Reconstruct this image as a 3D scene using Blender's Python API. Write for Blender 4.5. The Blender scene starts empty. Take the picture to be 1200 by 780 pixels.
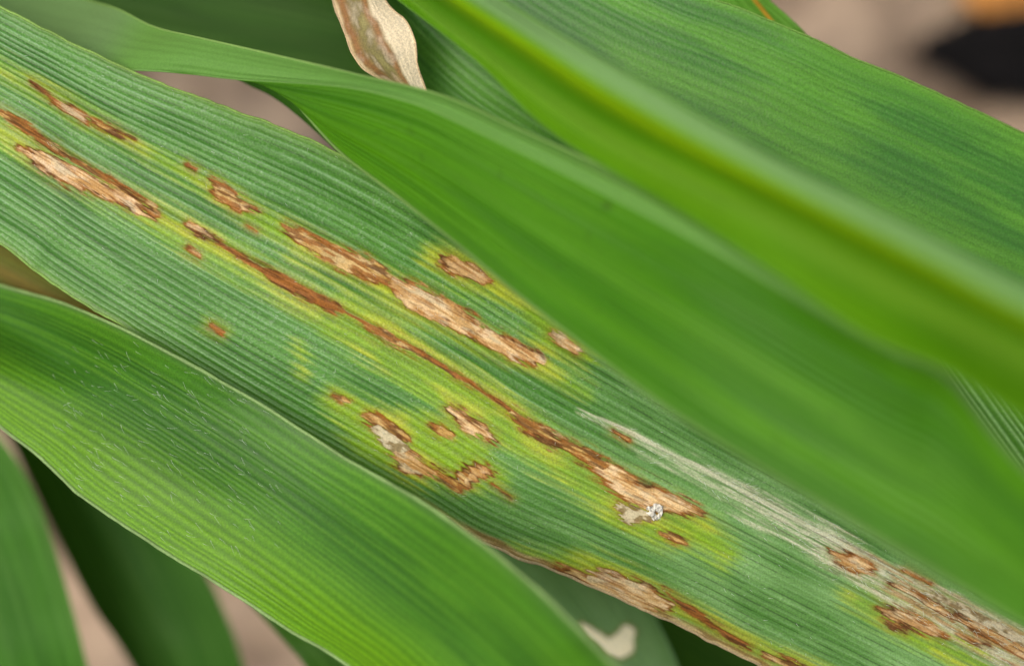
import bpy, math, random
import numpy as np

# ------------------------------------------------------------------ camera, light, exposure
MM = 0.001
K = 0.05            # millimetres covered by one photograph pixel in the plane of focus
D = 100.0           # camera height over the plane of focus, mm
SOIL = -140.0       # soil level, mm
scn = bpy.context.scene
C = scn.collection

cam_d = bpy.data.cameras.new('camera')
cam = bpy.data.objects.new('camera', cam_d); C.objects.link(cam)
cam.location = (0, 0, D * MM)
cam_d.sensor_fit = 'HORIZONTAL'; cam_d.sensor_width = 36.0
cam_d.lens = 36.0 * D / (1200 * K)
cam_d.clip_start = 0.004; cam_d.clip_end = 50
cam_d.dof.use_dof = True
cam_d.dof.focus_distance = D * MM
cam_d.dof.aperture_fstop = 15.0
scn.camera = cam

SUN_EL, SUN_AZ = 66.0, 158.0      # azimuth measured from +X (right of frame) towards +Y (top)
world = bpy.data.worlds.new('World'); scn.world = world
world.use_nodes = True
wn = world.node_tree.nodes; wl = world.node_tree.links
bg = wn['Background']
sky = wn.new('ShaderNodeTexSky'); sky.sky_type = 'NISHITA'; sky.sun_disc = False
sky.sun_elevation = math.radians(SUN_EL)
sky.sun_rotation = math.radians(90 - SUN_AZ)
sky.air_density = 0.8; sky.dust_density = 6.0; sky.ozone_density = 1.0
wl.new(sky.outputs[0], bg.inputs[0]); bg.inputs[1].default_value = 0.085
sun_d = bpy.data.lights.new('sun', 'SUN'); sun_d.energy = 1.5; sun_d.angle = math.radians(35)
sun_d.color = (1.0, 0.95, 0.86)
sun = bpy.data.objects.new('sun', sun_d); C.objects.link(sun)
sun.rotation_euler = (math.radians(90 - SUN_EL), 0, math.radians(SUN_AZ + 90))

scn.view_settings.view_transform = 'Standard'; scn.view_settings.look = 'None'
scn.view_settings.gamma = 1.0; scn.view_settings.use_curve_mapping = False
scn.view_settings.exposure = 1.08
scn.render.engine = 'CYCLES'
scn.cycles.use_denoising = True
scn.cycles.max_bounces = 8; scn.cycles.transmission_bounces = 6; scn.cycles.diffuse_bounces = 4
scn.cycles.caustics_reflective = False; scn.cycles.caustics_refractive = False

rng = np.random.default_rng(11)
random.seed(5)

# ------------------------------------------------------------------ helpers
def lin(c, k=1.0):
    c = np.asarray(c, float) / 255.0
    return np.where(c <= 0.04045, c / 12.92, ((c + 0.055) / 1.055) ** 2.4) * k

ALB = 0.62          # pigment reflectance relative to the colour the camera records
def pig(r, g, b, k=1.0): return lin((r, g, b), ALB * k)

def to_world(P):
    """photograph px, py and height z (mm) -> metres; each point sits at its own real height"""
    P = np.asarray(P, float); f = (D - P[..., 2]) / D
    return np.stack([(P[..., 0] - 600) * K * f, (390 - P[..., 1]) * K * f, P[..., 2]], -1) * MM

def _hash(ix, iy, seed):
    h = (ix.astype(np.int64) * 374761393 + iy.astype(np.int64) * 668265263 + seed * 1442695041) & 0x7fffffff
    h = ((h ^ (h >> 13)) * 1274126177) & 0x7fffffff
    return ((h ^ (h >> 16)) & 0xffff) / 65535.0
def vnoise(x, y, seed=0):
    ix = np.floor(x); iy = np.floor(y); fx = x - ix; fy = y - iy
    fx = fx * fx * (3 - 2 * fx); fy = fy * fy * (3 - 2 * fy)
    a = _hash(ix, iy, seed); b = _hash(ix + 1, iy, seed); c = _hash(ix, iy + 1, seed); d = _hash(ix + 1, iy + 1, seed)
    return (a + (b - a) * fx) * (1 - fy) + (c + (d - c) * fx) * fy
def fbm(x, y, seed=0, oct=3):
    s = 0; a = 0.5; n = 0
    for i in range(oct):
        s = s + a * vnoise(x * 2 ** i, y * 2 ** i, seed + i * 17); n += a; a *= 0.5
    return s / n
def sstep(a, b, x):
    t = np.clip((x - a) / (b - a), 0, 1); return t * t * (3 - 2 * t)
def mixc(a, b, m): return a + (np.asarray(b) - a) * m[..., None]

def catmull(P, u):
    """P (n,3), u in 0..n-1"""
    P = np.asarray(P, float); n = len(P)
    Q = np.vstack([2 * P[0] - P[1], P, 2 * P[-1] - P[-2]])
    i = np.clip(np.floor(u).astype(int), 0, n - 2); t = (u - i)[:, None]
    p0, p1, p2, p3 = Q[i], Q[i + 1], Q[i + 2], Q[i + 3]
    return 0.5 * ((2 * p1) + (-p0 + p2) * t + (2 * p0 - 5 * p1 + 4 * p2 - p3) * t * t + (-p0 + 3 * p1 - 3 * p2 + p3) * t ** 3)
def rail(P, n):
    """resample a control polyline to n points evenly by its length in the picture plane"""
    P = np.asarray(P, float); m = 40 * (len(P) - 1) + 1
    q = catmull(P, np.linspace(0, len(P) - 1, m))
    L = np.r_[0, np.cumsum(np.hypot(*np.diff(q[:, :2], axis=0).T))]; L /= L[-1]
    s = np.linspace(0, 1, n)
    return np.stack([np.interp(s, L, q[:, k]) for k in range(3)], 1)
def sheet(rails, nu, nv, tpos=None):
    """rails from one leaf edge to the other -> (nu, nv, 3) grid in px, px, mm"""
    R = np.stack([rail(r, nu) for r in rails], 1)
    t = np.linspace(0, 1, nv); nr = len(rails)
    tp = np.linspace(0, 1, nr) if tpos is None else np.asarray(tpos)
    u = np.interp(t, tp, np.arange(nr)); 
    if nr == 2:
        return R[:, :1] * (1 - t)[None, :, None] + R[:, 1:] * t[None, :, None]
    Q = np.concatenate([2 * R[:, :1] - R[:, 1:2], R, 2 * R[:, -1:] - R[:, -2:-1]], 1)
    i = np.clip(np.floor(u).astype(int), 0, nr - 2); f = (u - i)[None, :, None]
    p0, p1, p2, p3 = Q[:, i], Q[:, i + 1], Q[:, i + 2], Q[:, i + 3]
    return 0.5 * ((2 * p1) + (-p0 + p2) * f + (2 * p0 - 5 * p1 + 4 * p2 - p3) * f * f + (-p0 + 3 * p1 - 3 * p2 + p3) * f ** 3)

def grid_normals(W):
    du = np.gradient(W, axis=0); dv = np.gradient(W, axis=1)
    n = np.cross(du, dv); n /= np.linalg.norm(n, axis=-1, keepdims=True) + 1e-20
    n[n[..., 2].mean() < 0] *= 1
    if n[..., 2].mean() < 0: n = -n
    return n

def raw_mesh(name, V, F, col=None, nrm=None):
    me = bpy.data.meshes.new(name)
    V = np.ascontiguousarray(V, np.float32); F = np.ascontiguousarray(F, np.int32); k = F.shape[1]
    me.vertices.add(len(V)); me.vertices.foreach_set('co', V.ravel())
    me.loops.add(F.size); me.loops.foreach_set('vertex_index', F.ravel())
    me.polygons.add(len(F)); me.polygons.foreach_set('loop_start', np.arange(0, F.size, k, dtype=np.int32))
    me.update(calc_edges=True); me.validate()
    me.polygons.foreach_set('use_smooth', np.ones(len(me.polygons), bool))
    if col is not None:
        a = me.attributes.new('pigment', 'FLOAT_COLOR', 'POINT')
        a.data.foreach_set('color', np.ascontiguousarray(col, np.float32).ravel())
    if nrm is not None:
        me.normals_split_custom_set_from_vertices(np.ascontiguousarray(nrm, np.float32).tolist())
    me.update()
    return me
def link(name, me, mat, parent=None, **props):
    o = bpy.data.objects.new(name, me); C.objects.link(o)
    if mat: me.materials.append(mat)
    if parent: o.parent = parent; o.matrix_parent_inverse = parent.matrix_world.inverted()
    for k, v in props.items(): o[k] = v
    return o
def grid_faces(nu, nv, flip=False):
    i = np.arange(nu * nv).reshape(nu, nv)
    F = np.stack([i[:-1, :-1], i[1:, :-1], i[1:, 1:], i[:-1, 1:]], -1).reshape(-1, 4)
    return F[:, ::-1] if flip else F
def thing(name, label, cat, loc=(0, 0, 0), group=None):
    o = bpy.data.objects.new(name, None); C.objects.link(o); o.location = loc
    o.empty_display_size = 0.005
    o['label'] = label; o['category'] = cat
    if group: o['group'] = group
    bpy.context.view_layer.update()
    return o
def tube(P, rad, sides=7):
    """P (n,3) metres, rad scalar or (n,) -> verts, quads"""
    n = len(P); T = np.gradient(P, axis=0); T /= np.linalg.norm(T, axis=1, keepdims=True) + 1e-20
    up = np.array([0.01, 0.02, 1.0]); A = np.cross(T, up); A /= np.linalg.norm(A, axis=1, keepdims=True) + 1e-20
    B = np.cross(T, A); th = np.linspace(0, 2 * np.pi, sides, endpoint=False)
    rad = np.broadcast_to(rad, (n,))
    V = P[:, None] + rad[:, None, None] * (np.cos(th)[None, :, None] * A[:, None] + np.sin(th)[None, :, None] * B[:, None])
    i = np.arange(n * sides).reshape(n, sides); j = np.roll(i, -1, 1)
    F = np.stack([i[:-1], j[:-1], j[1:], i[1:]], -1).reshape(-1, 4)
    return V.reshape(-1, 3), F

# ------------------------------------------------------------------ materials
def leaf_material(name, rough=0.42, trans=0.32, tint=(1.55, 1.5, 0.35), bump=0.35, spec=0.5, grain=0.22):
    m = bpy.data.materials.new(name); m.use_nodes = True
    N = m.node_tree.nodes; L = m.node_tree.links; N.clear()
    out = N.new('ShaderNodeOutputMaterial')
    at = N.new('ShaderNodeAttribute'); at.attribute_name = 'pigment'
    tc = N.new('ShaderNodeTexCoord')
    nz = N.new('ShaderNodeTexNoise'); nz.inputs['Scale'].default_value = 9000; nz.inputs['Detail'].default_value = 3
    L.new(tc.outputs['Object'], nz.inputs['Vector'])
    mr = N.new('ShaderNodeMapRange'); mr.inputs[1].default_value = 0.3; mr.inputs[2].default_value = 0.7
    mr.inputs[3].default_value = 1 - grain; mr.inputs[4].default_value = 1 + grain
    L.new(nz.outputs[0], mr.inputs[0])
    mul = N.new('ShaderNodeVectorMath'); mul.operation = 'SCALE'
    L.new(at.outputs['Color'], mul.inputs[0]); L.new(mr.outputs[0], mul.inputs['Scale'])
    pb = N.new('ShaderNodeBsdfPrincipled')
    L.new(mul.outputs[0], pb.inputs['Base Color'])
    pb.inputs['Specular IOR Level'].default_value = spec
    ro = N.new('ShaderNodeMapRange'); ro.inputs[3].default_value = rough; ro.inputs[4].default_value = 0.75
    L.new(at.outputs['Alpha'], ro.inputs[0]); L.new(ro.outputs[0], pb.inputs['Roughness'])
    tr = N.new('ShaderNodeBsdfTranslucent')
    tm = N.new('ShaderNodeVectorMath'); tm.operation = 'MULTIPLY'; tm.inputs[1].default_value = tint
    L.new(mul.outputs[0], tm.inputs[0]); L.new(tm.outputs[0], tr.inputs[0])
    tf = N.new('ShaderNodeMapRange'); tf.inputs[3].default_value = trans; tf.inputs[4].default_value = trans * 0.45
    L.new(at.outputs['Alpha'], tf.inputs[0])
    mx = N.new('ShaderNodeMixShader'); L.new(tf.outputs[0], mx.inputs[0])
    L.new(pb.outputs[0], mx.inputs[1]); L.new(tr.outputs[0], mx.inputs[2])
    if bump:
        vo = N.new('ShaderNodeTexNoise'); vo.inputs['Scale'].default_value = 6500; vo.inputs['Detail'].default_value = 2
        L.new(tc.outputs['Object'], vo.inputs['Vector'])
        bp = N.new('ShaderNodeBump'); bp.inputs['Strength'].default_value = bump; bp.inputs['Distance'].default_value = 0.00006
        L.new(vo.outputs[0], bp.inputs['Height']); L.new(bp.outputs[0], pb.inputs['Normal'])
    L.new(mx.outputs[0], out.inputs[0])
    return m
def plain_material(name, col, rough=0.6, noise=None, amp=0.25, bump=None, trans=0.0):
    m = bpy.data.materials.new(name); m.use_nodes = True
    N = m.node_tree.nodes; L = m.node_tree.links; pb = N['Principled BSDF']
    pb.inputs['Roughness'].default_value = rough; pb.inputs['Specular IOR Level'].default_value = 0.2
    tc = N.new('ShaderNodeTexCoord'); nz = N.new('ShaderNodeTexNoise')
    nz.inputs['Scale'].default_value = noise or 3000; nz.inputs['Detail'].default_value = 6
    L.new(tc.outputs['Object'], nz.inputs['Vector'])
    cr = N.new('ShaderNodeValToRGB'); e = cr.color_ramp.elements; c = np.asarray(col)
    e[0].position = 0.3; e[0].color = (*(c * (1 - amp)), 1); e[1].position = 0.7; e[1].color = (*np.clip(c * (1 + amp), 0, 1), 1)
    L.new(nz.outputs[0], cr.inputs[0]); L.new(cr.outputs[0], pb.inputs['Base Color'])
    if bump:
        bp = N.new('ShaderNodeBump'); bp.inputs['Distance'].default_value = bump
        L.new(nz.outputs[0], bp.inputs['Height']); L.new(bp.outputs[0], pb.inputs['Normal'])
    return m

M_leaf = leaf_material('leaf_surface', rough=0.40, trans=0.25, spec=0.24)
M_rib = leaf_material('ribbed_leaf_surface', rough=0.45, trans=0.3, spec=0.2)
M_shade = leaf_material('dull_leaf_surface', rough=0.55, trans=0.25, spec=0.12, bump=0.15)
M_smooth = leaf_material('smooth_leaf_surface', rough=0.42, trans=0.38, bump=0.12, grain=0.10, spec=0.11)
M_dry = leaf_material('dry_leaf_surface', rough=0.7, trans=0.2, tint=(1.1, 0.95, 0.7), bump=0.5)
M_hair = plain_material('leaf_hair', (0.55, 0.62, 0.5), 0.35, amp=0.1)

# ------------------------------------------------------------------ soil
def build_soil():
    n = 260
    g = np.sign(np.linspace(-1, 1, n)) * np.abs(np.linspace(-1, 1, n)) ** 2.2 * 1500.0
    X, Y = np.meshgrid(g, g, indexing='ij')
    fade = np.exp(-np.hypot(X, Y) / 500)
    Z = SOIL + (fbm(X / 28, Y / 28, 3, 4) - 0.5) * 22 * (0.3 + fade) + (fbm(X / 7, Y / 7, 9, 3) - 0.5) * 5 * fade
    m = bpy.data.materials.new('soil'); m.use_nodes = True
    N = m.node_tree.nodes; L = m.node_tree.links; pb = N['Principled BSDF']; pb.inputs['Roughness'].default_value = 0.95
    pb.inputs['Specular IOR Level'].default_value = 0.15
    tc = N.new('ShaderNodeTexCoord')
    a = N.new('ShaderNodeTexNoise'); a.inputs['Scale'].default_value = 80; a.inputs['Detail'].default_value = 8; a.inputs['Roughness'].default_value = 0.65
    L.new(tc.outputs['Object'], a.inputs['Vector'])
    cr = N.new('ShaderNodeValToRGB'); e = cr.color_ramp.elements
    e[0].position = 0.32; e[0].color = (*lin((98, 80, 66), 0.62), 1); e[1].position = 0.62; e[1].color = (*lin((198, 174, 148), 0.72), 1)
    L.new(a.outputs[0], cr.inputs[0]); L.new(cr.outputs[0], pb.inputs['Base Color'])
    b = N.new('ShaderNodeTexNoise'); b.inputs['Scale'].default_value = 600; b.inputs['Detail'].default_value = 5
    L.new(tc.outputs['Object'], b.inputs['Vector'])
    bp = N.new('ShaderNodeBump'); bp.inputs['Distance'].default_value = 0.002; L.new(b.outputs[0], bp.inputs['Height']); L.new(bp.outputs[0], pb.inputs['Normal'])
    me = raw_mesh('soil', np.stack([X, Y, Z], -1).reshape(-1, 3) * MM, grid_faces(n, n))
    link('ground', me, m, kind='structure', label='pale pinkish brown bare soil far below the leaves')
build_soil()

# ------------------------------------------------------------------ leaves
def vein_phase(t, n, seed, jitter=0.35):
    r = np.random.default_rng(seed); w = 1 + jitter * (r.random(n + 2) - 0.5) * 2
    c = np.r_[0, np.cumsum(w)]; c = c / c[-1]
    return np.interp(t, c, np.arange(len(c)))

def to_px(W):
    P = W / MM; f = (D - P[..., 2]) / D
    return np.stack([P[..., 0] / (K * f) + 600, 390 - P[..., 1] / (K * f), P[..., 2]], -1)
def run_out(W, end, kind):
    """carry a leaf on past its last built row: 'tip' tapers and droops to a point, 'base' arches down to the soil"""
    row, prev = (W[0], W[12]) if end == 0 else (W[-1], W[-13])
    c = row.mean(0); d = c - prev.mean(0); d[2] = 0; d /= np.linalg.norm(d)
    slope = (c - prev.mean(0))[2] / (np.linalg.norm((c - prev.mean(0))[:2]) + 1e-9)
    L, m = (0.045, 26) if kind == 'tip' else (0.115, 50)
    z1 = c[2] - 0.012 if kind == 'tip' else SOIL * MM - 0.004
    rows = []
    for k in range(1, m + 1):
        f = k / m; w = (1 - f ** 2.2) * 0.97 + 0.03 if kind == 'tip' else 1 - 0.6 * f
        z = c[2] + slope * L * f * (1 - f) ** 2 + (z1 - c[2]) * f * f
        q = c + (row - c) * w; q = q + d * L * f; q[:, 2] += z - c[2]
        rows.append(q)
    E = np.stack(rows)
    return np.concatenate([E[::-1], W]) if end == 0 else np.concatenate([W, E])
def build_leaf(name, label, rails, nu, nv, colour, mat, tpos=None, veins=0, vamp=0.05, vpow=1.0, seed=1,
               margin=None, mrad=0.09, jitter=0.4, group=None, edge_noise=0.0, cat='leaf', split=None, relief=None, ends=('base', 'tip')):
    """one leaf: an empty at its lowest end, the blade, its thickened margins and whatever split() cuts out"""
    G = sheet(rails, nu, nv, tpos)
    t = np.linspace(0, 1, nv)[None, :].repeat(nu, 0); s = np.linspace(0, 1, nu)[:, None].repeat(nv, 1)
    dS = np.r_[0, np.cumsum(np.hypot(*np.diff(G[:, nv // 2, :2], axis=0).T))]
    S = dS[:, None].repeat(nv, 1); wid = np.hypot(G[:, 0, 0] - G[:, -1, 0], G[:, 0, 1] - G[:, -1, 1])
    T = t * np.median(wid)
    if edge_noise:
        for side, sg in ((0, 1), (1, -1)):
            fall = np.exp(-(t if side == 0 else 1 - t) * 26)
            d = (fbm(S / 30, 0 * S + side * 7, seed + 50, 3) - 0.5) * edge_noise
            dirv = G[:, -1:, :2] - G[:, :1, :2]; dirv = dirv / (np.linalg.norm(dirv, axis=-1, keepdims=True) + 1e-9)
            G[..., :2] += sg * (d * fall)[..., None] * dirv
    W = to_world(G); before = after = 0
    if ends[0]: n_ = len(W); W = run_out(W, 0, ends[0]); before = len(W) - n_
    if ends[1]: n_ = len(W); W = run_out(W, -1, ends[1]); after = len(W) - n_
    G = to_px(W)
    t = t[:1].repeat(len(W), 0); T = T[:1].repeat(len(W), 0)
    s = np.pad(s[:, 0], (before, after), 'edge')[:, None].repeat(nv, 1)
    arc = np.r_[0, np.cumsum(np.hypot(*np.diff(G[:, nv // 2, :2], axis=0).T))]
    S = (arc - arc[before])[:, None].repeat(nv, 1); nu = len(W)
    n0 = grid_normals(W)
    ctx = dict(G=G, s=s, t=t, S=S, T=T, px=G[..., 0], py=G[..., 1])
    ctx['vein'] = np.zeros_like(t)
    if veins:
        ph = vein_phase(t, veins, seed, jitter) + (fbm(S / 140, T / 30, seed + 3, 2) - 0.5) * 0.25
        r = 0.5 + 0.5 * np.cos(2 * np.pi * ph); ctx['vein'] = r ** vpow; ctx['vid'] = np.floor(ph + 0.5)
        amp = vamp * (0.55 + 0.9 * _hash(ctx['vid'], 0 * ctx['vid'], seed + 5))
        W = W + n0 * (amp * (ctx['vein'] - 0.5) * MM)[..., None]
    col, les = colour(ctx)
    if relief is not None: W = W + n0 * (relief(ctx) * MM)[..., None]
    nrm = grid_normals(W)
    flip = np.cross(np.gradient(W, axis=0), np.gradient(W, axis=1))[..., 2].mean() < 0
    RGBA = np.concatenate([np.clip(col, 0.001, 0.95), np.clip(les, 0, 1)[..., None]], -1)
    low = W.reshape(-1, 3)[np.argmin(W[..., 2])]
    root = thing(name, label, cat, tuple(low), group)
    F = grid_faces(nu, nv, flip)
    Vf, Nf, Cf = W.reshape(-1, 3), nrm.reshape(-1, 3), RGBA.reshape(-1, 4)
    groups = [('blade', F, None)]
    if split is not None:
        fid = split(ctx)[F].max(1) if False else split(ctx).reshape(-1)[F].min(1)
        groups = [('blade', F[fid < 0], None)]
        for k in range(int(fid.max()) + 1):
            if (fid == k).sum() > 12: groups.append((split.names[k][0], F[fid == k], split.names[k][1]))
    for nm, f, lb in groups:
        u, inv = np.unique(f, return_inverse=True)
        me = raw_mesh(nm, Vf[u], inv.reshape(f.shape), Cf[u], Nf[u] if split is not None else None)
        o = link(nm, me, mat, root)
        if lb: o['label'] = lb
    if margin is not None:
        for side in (0, -1):
            P = W[::3, side]; k = len(P)
            rr = mrad * MM * (0.75 + 0.5 * fbm(np.arange(k) / 3.0, np.zeros(k) + side, seed + 8, 3))
            V, f = tube(P, rr)
            c = margin(G[::3, side, 0]) if callable(margin) else np.tile(np.asarray(margin), (k, 1))
            c = c * (0.8 + 0.4 * fbm(np.arange(k) / 6.0, np.zeros(k), seed + 21, 2))[:, None]
            cc = np.concatenate([c, np.full((k, 1), 0.3)], 1).repeat(7, 0)
            link('margin', raw_mesh('margin', V, f, cc), mat, root)
    return root, W, nrm, ctx

def hairs(root, W, nrm, ctx, sel, count, length, radius, spread, seed, mat=M_hair, lift=0.25):
    r = np.random.default_rng(seed); idx = np.argwhere(sel); idx = idx[r.choice(len(idx), min(count, len(idx)), replace=False)]
    Vs, Fs, o = [], [], 0
    du = np.gradient(W, axis=0)
    for i, j in idx:
        p, n = W[i, j], nrm[i, j]; d = du[i, j] / np.linalg.norm(du[i, j]); b = np.cross(n, d)
        a = r.normal(0, spread); d = d * math.cos(a) + b * math.sin(a)
        Ln = length * r.uniform(0.5, 1.3) * MM; k = np.linspace(0, 1, 5)[:, None]
        bend = r.normal(0, 0.15)
        P = p + d * Ln * k + b * bend * Ln * k * k + n * Ln * lift * np.sin(k * 2.2)
        V, F = tube(P, radius * MM * np.linspace(1, 0.25, 5), 4)
        Vs.append(V); Fs.append(F + o); o += len(V)
    link('leaf_hairs', raw_mesh('leaf_hairs', np.concatenate(Vs), np.concatenate(Fs)), mat, root, kind='stuff')

# ---- the diseased leaf in focus
# each lesion: (style, [(px, py, half width px), ...]); styles: tan, net (brown network), line (dark streak), pale (dried grey)
LES = [
 ('line', [(36, 96, 1.5), (50, 107, 2.4), (66, 119, 3)]),
 ('tan', [(64, 118, 3), (80, 128, 7), (96, 138, 6), (104, 143, 2)]),
 ('net', [(108, 142, 3), (125, 150, 5.5), (142, 157, 4), (157, 163, 1.5)]),
 ('line', [(220, 194, 3), (229, 199, 3)]),
 ('net', [(246, 212, 4), (258, 224, 11), (276, 237, 8), (292, 243, 4), (303, 248, 1.5)]),
 ('tan', [(272, 244, 3), (281, 247, 4)]),
 ('line', [(289, 263, 1.6), (301, 271, 2)]),
 ('net', [(335, 264, 4), (350, 277, 9), (372, 289, 12), (400, 302, 14), (430, 315, 13), (452, 326, 9)]),
 ('tan', [(462, 332, 9), (488, 348, 14.5), (520, 365, 15.5), (545, 378, 13), (560, 387, 8)]),
 ('tan', [(556, 388, 9), (578, 400, 12), (602, 411, 13.5), (624, 418, 10), (636, 424, 2)]),
 ('tan', [(518, 303, 6), (532, 310, 11), (550, 318, 12), (564, 324, 8), (573, 327, 2)]),
 ('tan', [(647, 390, 3), (660, 399, 7), (674, 408, 6), (681, 412, 2)]),
 ('net', [(-160, 48, 7), (-60, 98, 5), (-5, 128, 4), (18, 142, 6), (48, 164, 5), (90, 190, 5), (130, 214, 5), (180, 243, 4)]),
 ('tan', [(24, 174, 4), (45, 186, 11), (75, 202, 14), (102, 214, 14), (127, 225, 11), (155, 239, 8), (184, 252, 4)]),
 ('tan', [(221, 263, 4), (235, 272, 6), (248, 279, 4)]),
 ('tan', [(222, 291, 5), (234, 300, 4)]),
 ('line', [(247, 279, 2.5), (272, 294, 4), (300, 312, 5.5), (330, 329, 6.5), (362, 346, 7), (392, 360, 6), (406, 366, 2)]),
 ('line', [(405, 366, 1.4), (430, 380, 2.2)]),
 ('net', [(430, 381, 3), (446, 391, 7), (470, 403, 6), (492, 413, 4), (502, 419, 2.5)]),
 ('line', [(500, 418, 2.2), (530, 436, 3), (565, 458, 3), (604, 484, 4)]),
 ('net', [(600, 482, 4), (616, 497, 8), (640, 511, 10), (670, 525, 8), (692, 538, 10), (706, 549, 12)]),
 ('tan', [(700, 547, 10), (718, 558, 13), (740, 573, 16), (766, 584, 16), (795, 592, 12), (815, 598, 7), (826, 602, 2)]),
 ('pale', [(724, 592, 6), (740, 603, 11), (757, 606, 7)]),
 ('net', [(774, 625, 3.5), (793, 632, 5.5), (804, 635, 2)]),
 ('net', [(390, 463, 3), (401, 468, 5), (409, 471, 2.5)]),
 ('net', [(425, 486, 4), (440, 492, 9), (456, 502, 9), (474, 514, 6)]),
 ('pale', [(444, 500, 8), (456, 514, 11), (468, 526, 11)]),
 ('tan', [(464, 528, 7), (480, 542, 13), (494, 548, 9), (512, 553, 4)]),
 ('net', [(508, 552, 3), (524, 560, 5), (538, 567, 9), (547, 556, 10)]),
 ('tan', [(545, 562, 9), (556, 554, 10), (568, 552, 7), (578, 555, 3)]),
 ('line', [(577, 567, 1.5), (600, 584, 1.8)]),
 ('net', [(504, 497, 4), (515, 503, 7.5), (528, 508, 3.5)]),
 ('tan', [(526, 480, 5), (541, 489, 9), (560, 502, 9.5), (574, 512, 6), (581, 517, 2)]),
 ('net', [(248, 382, 4), (260, 389, 3.5)]),
 ('net', [(650, 664, 3), (672, 672, 6), (690, 678, 8)]),
 ('tan', [(690, 678, 9), (712, 684, 16), (735, 694, 19), (758, 700, 17), (782, 710, 9)]),
 ('line', [(776, 690, 2.5), (800, 708, 4), (826, 726, 5), (850, 742, 5), (880, 760, 3)]),
 ('net', [(895, 768, 4), (925, 776, 6), (960, 792, 7), (1030, 828, 9), (1120, 870, 10)]),
 ('net', [(720, 505, 3), (736, 515, 4)]),
 ('tan', [(972, 648, 4), (990, 655, 9), (1010, 661, 10), (1022, 667, 4)]),
 ('tan', [(1046, 684, 3), (1066, 694, 5), (1096, 709, 6), (1126, 724, 5), (1160, 742, 6), (1210, 768, 8), (1300, 812, 12)]),
 ('net', [(1060, 668, 2), (1090, 684, 3)]),
 ('pale', [(1084, 694, 3), (1118, 708, 5), (1160, 730, 6), (1220, 760, 9)]),
 ('tan', [(1030, 711, 4), (1044, 718, 8), (1068, 727, 9), (1090, 737, 8), (1108, 746, 3)]),
 ('net', [(1034, 722, 3), (1048, 732, 6), (1062, 738, 4)]),
 ('tan', [(1124, 742, 3), (1142, 750, 6), (1160, 756, 3)]),
]
HALO = [  # yellowed tissue: px, py, half width, strength
 [(-200, -20, 12), (0, 80, 10), (60, 114, 8), (140, 160, 7), (230, 210, 9), (300, 256, 12), (350, 282, 14)],
 [(350, 288, 14), (420, 320, 16), (480, 354, 17), (560, 397, 14), (630, 425, 8), (690, 458, 3)],
 [(505, 300, 13), (550, 318, 20), (620, 352, 12), (650, 385, 22), (690, 420, 6)],
 [(-200, 60, 16), (0, 156, 16), (60, 192, 14), (130, 230, 13), (200, 266, 18), (250, 290, 18), (330, 338, 11), (400, 376, 17)],
 [(400, 372, 26), (460, 408, 28), (520, 446, 28), (570, 480, 30), (630, 520, 24), (690, 560, 22), (730, 596, 22)],
 [(720, 600, 16), (770, 616, 22), (820, 622, 20), (850, 650, 14)],
 [(395, 468, 16), (440, 505, 30), (490, 530, 34), (540, 540, 32), (580, 556, 14)],
 [(470, 492, 14), (520, 505, 22), (560, 524, 20)],
 [(350, 405, 3), (356, 436, 4)],
 [(240, 380, 3), (262, 390, 3)],
 [(600, 655, 10), (670, 665, 20), (730, 690, 24), (800, 720, 14), (900, 768, 14), (1050, 830, 16)],
 [(1000, 700, 12), (1030, 712, 22), (1090, 742, 22), (1170, 776, 22), (1300, 835, 22)],
]
PALE = [[(680, 484, 3), (740, 512, 10), (800, 546, 16), (850, 574, 19), (900, 602, 22), (950, 630, 25), (1000, 658, 27), (1050, 688, 27), (1100, 712, 30), (1160, 742, 30), (1250, 790, 30), (1350, 840, 30)]]

def spine_sd(px, py, spine, pad):
    """half width minus distance to the spine (px), -1e3 where far away"""
    out = np.full(px.shape, -1e3)
    P = np.asarray(spine, float)
    bx0, by0 = (P[:, :2] - P[:, 2:3]).min(0) - pad; bx1, by1 = (P[:, :2] + P[:, 2:3]).max(0) + pad
    m = (px > bx0) & (px < bx1) & (py > by0) & (py < by1)
    x, y = px[m], py[m]; best = np.full(x.shape, -1e3)
    for (x0, y0, w0), (x1, y1, w1) in zip(P[:-1], P[1:]):
        L2 = (x1 - x0) ** 2 + (y1 - y0) ** 2
        h = np.clip(((x - x0) * (x1 - x0) + (y - y0) * (y1 - y0)) / L2, 0, 1)
        best = np.maximum(best, (w0 + (w1 - w0) * h) - np.hypot(x - x0 - h * (x1 - x0), y - y0 - h * (y1 - y0)))
    out[m] = best
    return out

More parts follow.
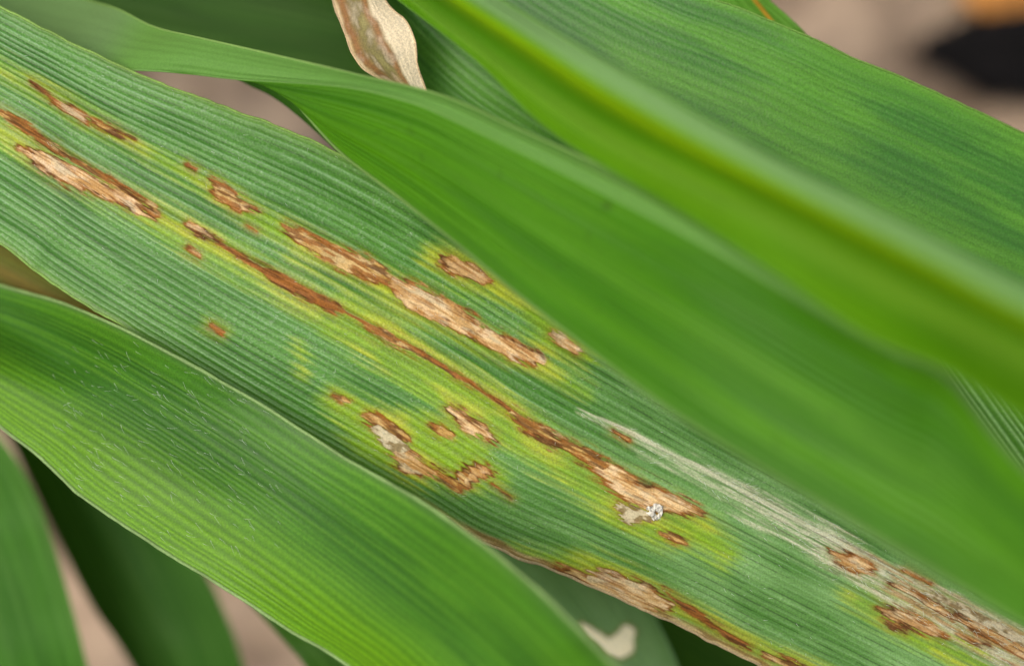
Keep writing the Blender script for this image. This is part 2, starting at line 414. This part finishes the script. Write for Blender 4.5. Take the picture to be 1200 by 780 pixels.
cache = {}
def main_colour(c):
    px, py, S, T, t, s, vein = c['px'], c['py'], c['S'], c['T'], c['t'], c['s'], c['vein']
    n1 = fbm(S / 90, T / 16, 1, 3); n2 = fbm(S / 30, T / 3.0, 2, 3); n3 = fbm(S / 6, T / 4, 4, 2); n4 = fbm(S / 200, T / 60, 6, 3)
    base = mixc(pig(70, 130, 40) + 0 * px[..., None], pig(96, 156, 64), sstep(0.3, 0.75, n1))
    base = mixc(base, pig(142, 190, 118), 0.95 * sstep(450, 950, px) * sstep(0.2, 0.7, n4 * 0.6 + n1 * 0.4))
    # veins: pale ribs, stronger towards the left end, dark furrows between them
    vs = np.clip(0.62 + 0.6 * (fbm(S / 120, c['vid'] * 3.7, 8, 2) - 0.5) * 2, 0.05, 1)
    base = mixc(base, pig(146, 192, 136), 0.8 * vein ** 7 * vs * (1 - 0.4 * sstep(350, 700, px)))
    fur = (1 - vein) ** 4 * np.clip(fbm(S / 70, c['vid'] * 5.1 + 0.5, 9, 2) * 1.8 - 0.45, 0, 1)
    base = base * (1 - 0.36 * fur * (1 - 0.5 * sstep(450, 800, px)))[..., None]
    fl = (1 - vein) ** 14 * (fbm(S / 55, c['vid'] * 2.3, 19, 2) > 0.52)
    base = base * (1 - (0.32 + 0.2 * sstep(450, 800, px)) * fl)[..., None]
    # sparkle of the epidermis, put into the colour as pale speckle
    sp = sstep(0.70, 0.88, vnoise(S / 1.9, T / 1.5, 12)) * sstep(0.35, 0.75, n1)
    base = mixc(base, pig(178, 205, 170), 0.32 * sp)
    # yellowed tissue
    wob = (fbm(S / 60, T / 3.5, 15, 4) - 0.5) * 30 + 3 + (vein - 0.5) * 6
    ch = np.zeros_like(px)
    for h in HALO:
        ch = np.maximum(ch, sstep(-12, 18, spine_sd(px, py, h, 50) + wob))
    ch = ch * (0.72 + 0.28 * sstep(0.25, 0.6, n1)) * (0.8 + 0.25 * n3)
    yel = mixc(pig(142, 184, 32) + 0 * px[..., None], pig(194, 206, 56), sstep(0.35, 0.75, fbm(S / 60, T / 14, 22, 3)))
    yel = yel * (0.82 + 0.3 * vein)[..., None]
    base = mixc(base, yel, 0.95 * ch)
    # dried silvery strip along the upper half, towards the right
    pw = np.zeros_like(px)
    for h in PALE:
        pw = np.maximum(pw, sstep(-3, 12, spine_sd(px, py, h, 40) + (fbm(S / 50, T / 5, 31, 3) - 0.5) * 22))
    streak = sstep(0.34, 0.56, fbm(S / 60, T / 2.2, 33, 3)) * (0.45 + 0.55 * sstep(740, 1000, px))
    base = mixc(base, pig(238, 234, 208), pw * streak * (0.6 + 0.5 * sstep(0.3, 0.6, fbm(S / 5, T / 1.6, 35, 2))))
    wl = sstep(-2.2, 1.0, spine_sd(px, py, [(676, 478, 0.6), (740, 507, 1.6), (800, 538, 2.2), (870, 574, 2.2), (940, 612, 2.2), (1010, 650, 2), (1090, 692, 1.6)], 8) + (fbm(S / 40, T / 3, 77, 2) - 0.6) * 4)
    base = mixc(base, pig(246, 242, 218), 0.8 * wl)
    base = mixc(base, pig(168, 190, 142), 0.35 * pw)
    base = mixc(base, pig(206, 198, 160), 0.55 * pw * sstep(960, 1080, px) * sstep(0.3, 0.55, n2))
    tanst = pw * sstep(0.55, 0.7, fbm(S / 40, T / 3.5, 37, 3)) * sstep(950, 1080, px)
    base = mixc(base, pig(196, 150, 100), 0.7 * tanst)
    grey = pw * sstep(0.60, 0.72, fbm(S / 30, T / 2.0, 38, 3)) * sstep(780, 950, px)
    base = mixc(base, pig(120, 112, 92), 0.55 * grey)
    # pale leaf edge, brown and crumbling where the disease has reached it
    em = np.maximum(np.exp(-t * 55), np.exp(-(1 - t) * 45))
    base = mixc(base, pig(132, 172, 84), 0.75 * em)
    low = sstep(0.955, 0.985, t + (n2 - 0.5) * 0.03) * sstep(470, 560, px)
    base = mixc(base, mixc(pig(222, 194, 144) + 0 * px[..., None], pig(164, 130, 84), sstep(0.45, 0.6, n2)), 0.9 * low)
    base = mixc(base, pig(150, 190, 128), 0.6 * np.exp(-((t - MIDT) / 0.007) ** 2))
    # lesions
    ids = np.full(px.shape, -1); bestsd = np.full(px.shape, -50.0)
    jag = (fbm(S / 20, T / 2.6, 41, 4) - 0.5) * 17 - 0.5 + (vnoise(S / 5, T / 2.0, 44) - 0.5) * 2
    for k, (st, sp_) in enumerate(LES):
        sd = spine_sd(px, py, sp_, 14); hw = max(p[2] for p in sp_)
        sd = np.where(sd > -100, sd + jag * min(1.0, 0.22 + hw / 13), sd)
        m = sd > bestsd; bestsd = np.where(m, sd, bestsd); ids = np.where(m & (sd > 0), k, ids)
    style = np.array([{'tan': 0, 'net': 1, 'line': 2, 'pale': 3}[l[0]] for l in LES] + [0])
    stl = style[ids]
    fib = fbm(S / 26, T / 1.9, 51, 3); blot = fbm(S / 11, T / 5, 53, 3); blot2 = fbm(S / 22, T / 3.2, 57, 3)
    tan = mixc(pig(240, 206, 152) + 0 * px[..., None], pig(204, 158, 100), sstep(0.38, 0.68, fib))
    tan = mixc(tan, pig(250, 222, 182), 0.6 * sstep(0.55, 0.75, blot))
    tan = mixc(tan, pig(186, 138, 66), 0.6 * sstep(0.48, 0.62, fbm(S / 45, T / 9, 58, 3)))
    tan = mixc(tan, pig(196, 190, 160), 0.5 * sstep(0.55, 0.7, fbm(S / 30, T / 6, 59, 3)))
    brown = mixc(pig(156, 98, 36) + 0 * px[..., None], pig(100, 60, 20), sstep(0.35, 0.7, blot2))
    rimv = sstep(0.32, 0.62, fbm(S / 26, T / 5, 66, 3))
    rim = np.exp(-np.clip(bestsd - 0.3, 0, None) ** 2 / (2 * (1.2 + 1.6 * rimv) ** 2)) * (0.5 + 0.7 * rimv)
    crack = sstep(0.60, 0.70, fbm(S / 30, T / 1.7, 68, 3))
    netm = sstep(0.40, 0.56, fbm(S / 18, T / 2.6, 61, 3))
    lc = mixc(tan, brown, 0.55 * crack)
    lc = np.where((stl == 1)[..., None], mixc(mixc(tan, pig(196, 160, 74), 0.5 * np.ones_like(px)), brown, 0.85 * netm), lc)
    lc = np.where((stl == 2)[..., None], mixc(brown, pig(176, 116, 58), 0.7 * sstep(0.48, 0.66, fib)), lc)
    lc = np.where((stl == 3)[..., None], mixc(pig(214, 202, 168) + 0 * px[..., None], pig(150, 132, 92), sstep(0.42, 0.62, blot)), lc)
    rs = np.where(stl == 3, 0.25, np.where(stl == 2, 0.5, 1.1))
    lc = mixc(lc, brown, np.clip(rim * rs, 0, 1))
    lm = sstep(-1.6, 1.2, bestsd)
    stain = np.exp(-np.clip(-bestsd, 0, None) / 4.0) * (ids < 0) * (bestsd > -14)
    base = mixc(base, pig(166, 140, 44), 0.5 * stain)
    stain2 = (0.25 + 0.75 * rimv) * np.exp(-np.clip(-bestsd, 0, None) / 1.5) * (ids < 0) * (bestsd > -14)
    base = mixc(base, brown, 0.8 * stain2)
    base = mixc(base, lc, np.where(ids >= 0, np.clip(lm, 0, 1), 0))
    cache['ids'] = ids; cache['sd'] = bestsd; cache['pw'] = pw
    les = np.maximum(np.where(ids >= 0, 1.0, 0.0), 0.7 * pw * streak)
    return base, les
def main_relief(c):
    sd = cache['sd']; S, T = c['S'], c['T']
    sink = -0.07 * sstep(-2, 4, sd) + sstep(0, 4, sd) * (fbm(S / 16, T / 3, 71, 3) - 0.5) * 0.10
    grain = (vnoise(S / 1.9, T / 1.5, 12) - 0.5) * 0.014
    rough = (fbm(S / 30, T / 2.2, 33, 3) - 0.5) * 0.12 * cache['pw']
    rib = 0.16 * np.exp(-((c['t'] - MIDT) / 0.010) ** 2)
    return sink + grain + rough + rib
MIDT = 0.468
def main_split(c): return cache['ids']
NM = {'tan': ('lesion', 'tan dead patch with a brown rim'), 'net': ('lesion', 'brown and tan mottled dead patch'),
      'line': ('lesion', 'thin dark brown dead streak between veins'), 'pale': ('lesion', 'pale greyish papery dead patch')}
main_split.names = [NM[l[0]] for l in LES]

MAIN_TOP = [(-330, -185, -7), (-150, -78, -3), (0, 8, -0.9), (80, 49, -0.7), (160, 86, -0.6), (280, 132, -0.7), (410, 186, -1.0), (520, 250, -1.4), (640, 325, -1.4), (800, 424, -1.3), (1000, 545, -1.2), (1200, 668, -1.0), (1440, 812, -3)]
MAIN_MID = [(-390, -80, -6), (-180, 30, -2.2), (0, 131, 0.1), (90, 187, 0.2), (180, 241, 0.3), (290, 303, 0.3), (400, 362, 0.3), (500, 418, 0.2), (620, 494, 0.2), (740, 558, 0.2), (830, 604, 0.2), (1000, 692, 0.2), (1150, 772, 0.1), (1390, 900, -2)]
MAIN_LOW = [(-450, 10, -7), (-220, 148, -3), (0, 285, -0.9), (60, 329, -0.8), (165, 396, -0.6), (320, 492, -0.7), (480, 583, -0.6), (560, 632, -0.5), (680, 681, -0.5), (800, 734, -0.4), (880, 775, -0.3), (1090, 874, -0.5), (1340, 990, -3)]
root, W, NR, CT = build_leaf('diseased_cereal_leaf', 'green striped leaf blade with brown and tan blight lesions running along its veins',
    [MAIN_TOP, MAIN_MID, MAIN_LOW], 1560, 400, main_colour, M_leaf, tpos=[0, MIDT, 1], veins=31, vamp=0.03, seed=3,
    margin=lambda x: np.where((x > 480)[:, None], pig(216, 192, 146), pig(140, 180, 84)), mrad=0.08, edge_noise=5,
    split=main_split, relief=main_relief)
hairs(root, W, NR, CT, (CT['px'] > 640) & (CT['px'] < 1200) & (cache['pw'] > 0.2), 260, 0.35, 0.010, 0.5, 5)
hairs(root, W, NR, CT, (CT['px'] > 0) & (CT['px'] < 1200) & (CT['py'] > 0) & (CT['py'] < 780), 260, 0.22, 0.008, 0.6, 6)

# ---- plain green leaves
def green(c1, c2, vcol=(130, 175, 90), vk=0.4, edge=(130, 170, 90), ek=0.5, fur=0.35, seed=1, extra=None, stretch=1.0):
    def f(c):
        S, T, t, v = c['S'], c['T'], c['t'], c['vein']
        n = fbm(S / (160 * stretch), T / 22, seed, 3); n2 = fbm(S / 60, T / 4, seed + 4, 3)
        b = mixc(pig(*c1) + 0 * S[..., None], pig(*c2), sstep(0.25, 0.75, n))
        b = b * (0.88 + 0.24 * n2)[..., None]
        if 'vid' in c:
            vs = np.clip(fbm(S / 150, c['vid'] * 3.1, seed + 9, 2) * 1.6 - 0.2, 0.1, 1)
            b = mixc(b, pig(*vcol), vk * v ** 2 * vs)
            b = b * (1 - fur * (1 - v) ** 3 * np.clip(fbm(S / 90, c['vid'] * 4.3, seed + 13, 2) * 1.7 - 0.3, 0, 1))[..., None]
        em = np.maximum(np.exp(-t * 60), np.exp(-(1 - t) * 60))
        b = mixc(b, pig(*edge), ek * em)
        les = np.zeros_like(S)
        if extra: b, les = extra(c, b, les)
        return b, les
    return f

def ll_extra(c, b, les):
    # strongly ribbed, yellower outer third, the glow of light through it put into the colour; smoother and duller near the other edge
    k = sstep(0.45, 0.85, c['t'])
    b = b * (1 - 0.24 * k * (1 - c['vein']) ** 1.3 * _hash(c['vid'], 0 * c['vid'], 5) ** 0.5)[..., None]
    b = mixc(b, pig(126, 184, 14), k * (0.35 + 0.35 * c['vein']))
    return b, les
# lower-left leaf, resting across the diseased one
LL_TOP = [(-330, 200, -13), (-150, 285, -11), (0, 334, -7.5), (80, 358, -3.8), (165, 396, 1), (300, 470, 1.5), (400, 534, 3), (500, 592, 6.5), (600, 664, 11.5), (680, 738, 15), (740, 802, 19), (880, 970, 22)]
LL_Q = [(-355, 225, -12), (-165, 312, -10.5), (0, 378, -7), (80, 415, -3.9), (150, 455, -0.6), (270, 532, 1.11), (370, 600, 2.8), (470, 672, 6.3), (560, 745, 10.3), (640, 825, 13.8), (780, 985, 17.8)]
LL_M = [(-380, 240, -11), (-180, 340, -6.5), (0, 440, -3.6), (70, 480, -2.2), (140, 522, -0.8), (240, 588, 0.5), (330, 652, 2.6), (420, 720, 5.4), (510, 795, 9), (680, 990, 15)]
LL_B = [(-400, 215, -12), (-190, 350, -7), (0, 499, -3.0), (45, 534, -2.2), (100, 584, -1), (200, 650, 0.8), (265, 689, 1.6), (340, 738, 2.6), (410, 781, 4), (560, 900, 8), (640, 990, 11)]
root, W, NR, CT = build_leaf('green_leaf', 'bright green ribbed leaf lying over the lower edge of the diseased leaf',
    [LL_TOP, LL_Q, LL_M, LL_B], 900, 330, green((58, 114, 24), (78, 138, 28), vcol=(120, 176, 46), vk=0.32, edge=(150, 190, 110), seed=31, fur=0.2, extra=ll_extra), M_rib,
    veins=23, vamp=0.018, seed=7, jitter=0.6, margin=pig(150, 184, 112), mrad=0.10, edge_noise=2)
hairs(root, W, NR, CT, (CT['px'] > 60) & (CT['px'] < 330) & (CT['py'] > 395) & (CT['py'] < 640), 190, 0.6, 0.006, 0.3, 8, lift=0.12)

def pale_fold_sheen(t0, w, uc):
    # folded-over margin: paler waxy reverse side, with sky sheen put into its colour
    def f(c, b, les):
        m = sstep(t0 + w, t0 - w, c['t'])
        b = mixc(b, pig(*uc), 0.85 * m)
        if t0 == 0.2: b = mixc(b, pig(122, 158, 104), 0.8 * sstep(175, 110, c['px'] + c['py'] * 0.6 - 30))
        return b, les
    return f
def f2_extra(c, b, les):
    # yellow-green of light shining through the fold wall, put into the colour
    b = mixc(b, pig(142, 184, 0), 0.8 * np.exp(-((c['t'] - 0.30) / 0.09) ** 2))
    b = mixc(b, pig(122, 170, 56), 0.5 * np.exp(-((c['t'] - 0.68) / 0.14) ** 2))
    return pale_fold_sheen(0.18, 0.06, (146, 190, 124))(c, b, les)
def f1_extra(c, b, les):
    b, les = pale_fold_sheen(0.2, 0.03, (124, 176, 88))(c, b, les)
    b = mixc(b, pig(150, 192, 118), 0.7 * np.exp(-((c['t'] - 0.205) / 0.012) ** 2) * sstep(700, 400, c['px']))
    sp = sstep(9, 2, np.hypot(c['px'] - 712, c['py'] - 241) + 6 * (fbm(c['px'] / 6, c['py'] / 6, 3, 2) - 0.5))
    spots = sstep(0.90, 0.97, vnoise(c['px'] / 13, c['py'] / 13, 29)) * (c['t'] > 0.3)
    return mixc(b, pig(54, 84, 20), np.clip(0.55 * sp + 0.25 * spots, 0, 1)), les
# large smooth leaf over the upper edge of the diseased one, folded along its upper side
F1_E = [(-260, -30, -14), (-60, 25, -11), (60, 55, -7), (165, 78, -3.6), (240, 87, -1), (322, 98, 0.6), (348, 122, 1.6), (386, 165, 2.6), (412, 189, 3.4), (470, 233, 5.5), (540, 289, 8), (640, 371, 11), (800, 490, 15.5), (1000, 612, 19.25), (1200, 733, 23), (1460, 890, 28.5)]
F1_F = [(-280, -40, -13), (-60, 60, -9), (60, 78, -5), (165, 82, -0.6), (220, 86, 0.8), (280, 93, 2.2), (400, 101, 4.6), (470, 116, 6), (520, 135, 7.2), (620, 184, 9.5), (720, 235, 11.7), (820, 288, 14.2), (900, 334, 15.5), (980, 382, 16.3), (1050, 420, 17), (1110, 450, 17.6), (1200, 556, 20.5), (1400, 720, 26.5)]
F1_U = [(-200, -90, -15), (0, -30, -11), (100, 0, -7.5), (140, 12, -5), (180, 32, -3), (230, 44, 0.1), (300, 60, 1.9), (420, 88, 4.5), (520, 113, 6.5), (600, 148, 8.3), (700, 193, 10.3), (800, 245, 12.9), (900, 302, 15.1), (980, 362, 16.1), (1050, 408, 16.5), (1110, 440, 17.1), (1200, 546, 19.9), (1400, 700, 26.5)]
def lerp_rail(A, B, f, dz, n=60):
    a, b = rail(A, n), rail(B, n); r = a * (1 - f) + b * f; r[:, 2] += dz; return r
build_leaf('green_leaf', 'broad smooth bright green leaf overlapping the upper edge of the diseased leaf',
    [F1_U, lerp_rail(F1_U, F1_F, 0.5, 0.5), F1_F, lerp_rail(F1_F, F1_E, 0.12, 0.2), lerp_rail(F1_F, F1_E, 0.5, 0.4), F1_E], 420, 150,
    green((66, 130, 6), (86, 152, 8), vk=0.2, fur=0.25, ek=0.2, seed=47, stretch=2, extra=f1_extra), M_smooth,
    tpos=[0, 0.1, 0.2, 0.3, 0.62, 1], veins=26, vamp=0.05, seed=9, margin=pig(140, 178, 96), mrad=0.07)

F2_U = [(330, -160, 0), (450, -84, 4.2), (590, 2, 7.6), (700, 68, 13), (800, 126, 16.89), (900, 182, 20.78), (1000, 233, 23.67), (1100, 283, 26.56), (1200, 335, 29), (1430, 440, 33)]
F2_V = [(300, -140, 1), (410, -82, 4.5), (540, 3, 8), (620, 55, 11), (700, 108, 14), (800, 165, 17.89), (900, 217, 21.78), (1000, 268, 24.67), (1100, 320, 27.56), (1200, 372, 30), (1420, 470, 34)]
F2_W = [(280, -120, -1), (390, -70, 1), (500, 14, 4), (600, 90, 7.6), (700, 160, 11.4), (800, 213, 15.69), (900, 262, 19.18), (1000, 318, 21.87), (1100, 370, 24.56), (1200, 422, 27), (1400, 520, 31)]
F2_X = [(260, -120, 0), (370, -70, 1.5), (475, 6, 3.2), (560, 72, 5.5), (640, 150, 8.5), (740, 214, 12.36), (820, 262, 15.57), (900, 315, 18.28), (1000, 385, 20.17), (1050, 410, 21.11), (1110, 434, 22.14), (1200, 490, 24), (1380, 600, 28)]
build_leaf('green_leaf', 'blurred trough shaped leaf with a pale upper edge crossing above the others',
    [F2_U, lerp_rail(F2_U, F2_V, 0.5, 0.35), F2_V, lerp_rail(F2_V, F2_W, 0.5, -0.4), F2_W, F2_X], 420, 150,
    green((88, 154, 4), (110, 172, 8), vk=0.12, fur=0.2, ek=0.3, seed=53, stretch=2, extra=f2_extra), M_smooth,
    tpos=[0, 0.13, 0.26, 0.48, 0.7, 1], veins=22, vamp=0.05, seed=12, margin=pig(104, 160, 50), mrad=0.05)

R_T = [(430, -240, -6), (600, -130, -4), (700, -64, -3), (800, -14, -2.4), (860, 8, -2.2), (945, 42, -2), (1000, 68, -2), (1060, 92, -2), (1130, 124, -2), (1200, 156, -2), (1300, 204, -2), (1440, 276, -2.4)]
R_B = [(300, -110, -8), (385, -10, -6.5), (440, 60, -5.5), (510, 135, -5), (620, 210, -4.5), (800, 310, -4), (1000, 412, -3.6), (1180, 500, -3.6), (1340, 586, -3.8)]
build_leaf('green_leaf', 'veined mid green leaf bordering the bare soil, half hidden behind the trough shaped leaf',
    [R_T, lerp_rail(R_T, R_B, 0.5, 0.9), R_B], 620, 260, green((62, 124, 40), (90, 154, 44), vcol=(116, 172, 84), vk=0.16, edge=(110, 166, 50), ek=0.6, seed=61, fur=0.2), M_leaf,
    veins=30, vamp=0.014, seed=15, jitter=0.6, margin=pig(122, 168, 70), mrad=0.06, edge_noise=3)

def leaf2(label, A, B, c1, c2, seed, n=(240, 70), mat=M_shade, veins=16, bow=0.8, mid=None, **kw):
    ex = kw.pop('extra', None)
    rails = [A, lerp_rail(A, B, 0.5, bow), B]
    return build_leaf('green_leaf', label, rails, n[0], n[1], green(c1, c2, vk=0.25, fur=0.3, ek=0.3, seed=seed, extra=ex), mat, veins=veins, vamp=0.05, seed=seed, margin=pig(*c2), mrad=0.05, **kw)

leaf2('thin dark green leaf sliver beside the pinkish soil gap above the diseased leaf', [(266, 78, -7), (284, 95, -6), (318, 112, -5.5), (348, 134, -5), (382, 164, -5), (420, 198, -5), (520, 264, -6), (700, 370, -7), (900, 486, -7)],
      [(268, 76, -7), (320, 84, -7), (360, 100, -6.5), (400, 135, -6), (440, 168, -6), (540, 240, -7), (720, 345, -7.5), (910, 462, -7.5)], (52, 108, 10), (60, 118, 16), 75, veins=6, ends=(None, 'tip'))
# leaf tucked behind the veined one at the top, with an orange line
def orange_line(c, b, les):
    d = spine_sd(c['px'], c['py'], [(862, -40, 1.6), (884, 0, 2.2), (906, 27, 1.6), (930, 60, 1.2)], 6)
    m = sstep(-1, 0.8, d); return mixc(b, pig(196, 140, 40), 0.85 * m), les
leaf2('narrow green leaf sliver with an orange brown line beside the bare soil', [(840, -90, -12), (880, -26, -8), (900, 0, -7), (925, 22, -6), (948, 46, -6), (1000, 120, -8)],
      [(760, -70, -12), (810, 0, -8), (850, 50, -7), (900, 110, -8), (930, 150, -9)], (74, 132, 34), (92, 150, 44), 71, extra=orange_line, veins=8, ends=('base', None))
def pale_ribs(c, b, les): return mixc(b, pig(186, 232, 150, 1.2), 0.8 * c['vein'] ** 3), les
# leaf glimpsed in the gap at the right
leaf2('pale streaked leaf glimpsed through the gap between two blurred leaves', [(1090, 350, 0), (1150, 425, 2), (1230, 530, 2.5), (1330, 660, 1)],
      [(1040, 400, 0), (1090, 470, 2), (1170, 580, 2.5), (1280, 710, 1)], (96, 166, 40), (130, 190, 80), 73, veins=9, extra=pale_ribs, ends=(None, 'base'))
# leaf high behind, canopy shade put into its dark pigment
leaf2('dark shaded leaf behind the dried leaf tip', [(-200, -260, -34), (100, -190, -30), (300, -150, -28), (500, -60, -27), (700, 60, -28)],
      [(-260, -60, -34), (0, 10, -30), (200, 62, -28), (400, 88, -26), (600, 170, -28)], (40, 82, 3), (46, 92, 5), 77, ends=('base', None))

# dried leaf tip
def dry_colour(c):
    S, T, t = c['S'], c['T'], c['t']
    n = fbm(S / 18, T / 8, 81, 3); tt = t + (fbm(S / 22, T * 0, 83, 2) - 0.5) * 0.16
    b = mixc(pig(150, 142, 84) + 0 * S[..., None], pig(112, 100, 50), sstep(0.3, 0.7, n))
    b = mixc(b, pig(156, 100, 54), np.exp(-((tt - 0.14) / 0.09) ** 2) * 0.8)
    b = mixc(b, pig(214, 186, 140), sstep(0.10, 0.03, tt))
    b = mixc(b, pig(164, 112, 62), 0.85 * np.exp(-((tt - 0.58) / 0.07) ** 2))
    b = mixc(b, pig(238, 220, 184, 1.3), sstep(0.60, 0.70, tt))
    b = mixc(b, pig(206, 172, 118), 0.8 * sstep(0.78, 0.92, c['s'] + (n - 0.5) * 0.2) * (tt < 0.6))
    b = mixc(b, pig(240, 226, 196), 0.35 * sstep(0.5, 0.8, n))
    return b, np.full(S.shape, 0.8)
build_leaf('dried_leaf_tip', 'cream and brown dried leaf tip poking down behind the smooth green leaf',
    [[(350, -130, -8), (378, -40, -4), (390, 4, -2), (403, 36, -1), (414, 64, -0.6), (430, 84, -0.6), (452, 97, -0.8), (480, 118, -1.2), (498, 128, -1.5)],
     [(378, -150, -6), (410, -40, -2.6), (424, 4, -0.4), (440, 40, 0.4), (456, 72, 0.2), (474, 98, -0.4), (492, 122, -1.2), (502, 131, -1.5)],
     [(412, -160, -7), (438, -40, -3), (452, 2, -1.2), (476, 26, -0.6), (486, 48, -0.4), (489, 74, -0.6), (496, 98, -1), (506, 124, -1.3), (508, 133, -1.5)]],
    220, 80, dry_colour, M_dry, veins=9, vamp=0.012, seed=19, margin=pig(220, 194, 150), mrad=0.06, cat='leaf', edge_noise=4, ends=('base', None))

# shaded leaves low at the left
leaf2('mid green blurred leaf beside the sliver of soil, left of the very dark leaf', [(-60, 400, -26), (-15, 490, -24), (22, 545, -23), (48, 598, -22), (64, 645, -22), (82, 705, -22), (102, 780, -22), (140, 940, -24)],
      [(-330, 480, -30), (-250, 600, -27), (-200, 700, -26), (-160, 800, -26), (-100, 980, -27)], (52, 110, 18), (64, 124, 26), 87, bow=2)
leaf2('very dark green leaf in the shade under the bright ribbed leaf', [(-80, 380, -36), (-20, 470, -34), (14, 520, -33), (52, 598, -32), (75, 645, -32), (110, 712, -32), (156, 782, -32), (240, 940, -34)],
      [(60, 380, -36), (130, 480, -34), (190, 570, -33), (238, 665, -32), (264, 720, -32), (286, 782, -32), (330, 940, -34)], (46, 96, 20), (54, 106, 26), 89)  # shade of the canopy above is put into this darker green
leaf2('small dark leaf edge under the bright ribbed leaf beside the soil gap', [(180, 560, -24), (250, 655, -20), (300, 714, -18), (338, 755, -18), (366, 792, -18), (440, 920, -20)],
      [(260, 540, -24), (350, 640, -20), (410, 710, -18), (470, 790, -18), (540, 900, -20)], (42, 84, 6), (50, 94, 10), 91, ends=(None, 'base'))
# leaf with a cream bite under the diseased leaf
def cream_spot(c, b, les):
    px, py, S, T = c['px'], c['py'], c['S'], c['T']
    w = (fbm(px / 14, py / 14, 95, 3) - 0.5) * 8
    d = np.maximum(spine_sd(px, py, [(682, 731, 2), (694, 744, 6), (712, 756, 10), (728, 755, 14)], 20), spine_sd(px, py, [(728, 754, 15), (735, 741, 9)], 20)) + w
    m = sstep(-1, 2, d); rim = np.exp(-(d / 3.0) ** 2)
    b = mixc(b, pig(150, 126, 60), 0.6 * rim); b = mixc(b, pig(250, 238, 204, 1.5), m)
    return b, np.maximum(les, m)
leaf2('grey green blurred leaf with a cream coloured dead spot', [(560, 540, -20), (640, 600, -18), (700, 645, -17), (745, 690, -16), (772, 732, -16), (796, 784, -16), (850, 920, -18)],
      [(440, 560, -22), (500, 640, -20), (560, 710, -18), (610, 780, -18), (700, 960, -19)], (122, 170, 104), (138, 184, 120), 97, extra=cream_spot, n=(300, 160), ends=(None, 'base'))
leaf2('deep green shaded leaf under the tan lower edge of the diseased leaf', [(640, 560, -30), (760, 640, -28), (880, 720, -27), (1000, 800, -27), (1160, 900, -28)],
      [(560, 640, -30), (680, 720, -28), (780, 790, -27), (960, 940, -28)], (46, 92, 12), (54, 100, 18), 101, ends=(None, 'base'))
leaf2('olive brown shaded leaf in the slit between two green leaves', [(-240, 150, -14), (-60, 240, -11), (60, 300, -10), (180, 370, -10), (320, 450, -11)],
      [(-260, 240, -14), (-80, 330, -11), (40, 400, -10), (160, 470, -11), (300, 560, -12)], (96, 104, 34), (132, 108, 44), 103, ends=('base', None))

# ------------------------------------------------------------------ small things
def lump(name, label, cat, c, size, mat, seed, amp=0.35, kind=None, n=28):
    th = np.linspace(0, 2 * np.pi, n * 2, endpoint=False); ph = np.linspace(0.02, np.pi - 0.02, n)
    P, Q = np.meshgrid(ph, th, indexing='ij')
    r = 1 + amp * (fbm(np.cos(Q) * 1.7 + 5 + np.cos(P) * 1.3, np.sin(Q) * 1.7 + 5 + np.sin(P), seed, 4) - 0.5) * 2
    V = np.stack([r * np.sin(P) * np.cos(Q) * size[0], r * np.sin(P) * np.sin(Q) * size[1], r * np.cos(P) * size[2]], -1)
    i = np.arange(n * 2 * n).reshape(n, n * 2); j = np.roll(i, -1, 1)
    F = np.stack([i[:-1], i[1:], j[1:], j[:-1]], -1).reshape(-1, 4)
    o = link(name, raw_mesh(name, V.reshape(-1, 3) * MM, F), mat, None, label=label, category=cat)
    o.location = c
    return o
M_dark = plain_material('hole_shadow_black', (0.0025, 0.002, 0.002), 1.0, 500, 0.4)  # shadow of a deep hole, put in as an added black lump
p = to_world((1184, 58, SOIL + 2)); lump('hole_shadow_lump', 'added black lump standing in for a deep shadowed hole in the pale ground', 'shadow lump', p, (11, 7, 5), M_dark, 3)
M_lit = plain_material('rusty_litter', tuple(lin((170, 116, 56), 0.8)), 0.8, 400, 0.3)
p = to_world((1200, -6, SOIL + 5)); lump('dead_leaf_scrap', 'orange brown dead leaf scrap on the soil', 'leaf scrap', p, (9, 3.4, 1.5), M_lit, 8)

def flake():
    n = 40; a = np.linspace(-1, 1, n); U, V = np.meshgrid(a, a, indexing='ij')
    r = np.hypot(U, V); ang = np.arctan2(V, U)
    z = 0.25 * (1 - r ** 2) + (fbm(U * 2.6 + 4, V * 2.6 + 4, 7, 3) - 0.5) * 1.9 - 0.9 * np.exp(-((U - 0.1) ** 2 + (V + 0.1) ** 2) / 0.08)
    k = 0.55 * (1 + 0.16 * np.sin(3 * ang + 0.6) + 0.08 * np.sin(7 * ang)) / np.maximum(1, r / np.maximum(np.abs(U), np.abs(V)).clip(1e-6)) 
    P = np.stack([U * k * 0.85, V * k, z * 0.45], -1)
    m = plain_material('papery_white', (0.50, 0.48, 0.43), 0.45, 2600, 0.35, 0.00003)
    o = link('shed_skin_flake', raw_mesh('shed_skin_flake', P.reshape(-1, 3) * MM, grid_faces(n, n)), m, None,
             label='tiny crumpled white papery flake stuck on a tan lesion', category='flake')
    o.location = to_world((768, 600, 0.32)); o.rotation_euler = (0.2, -0.15, 0.5)
flake()
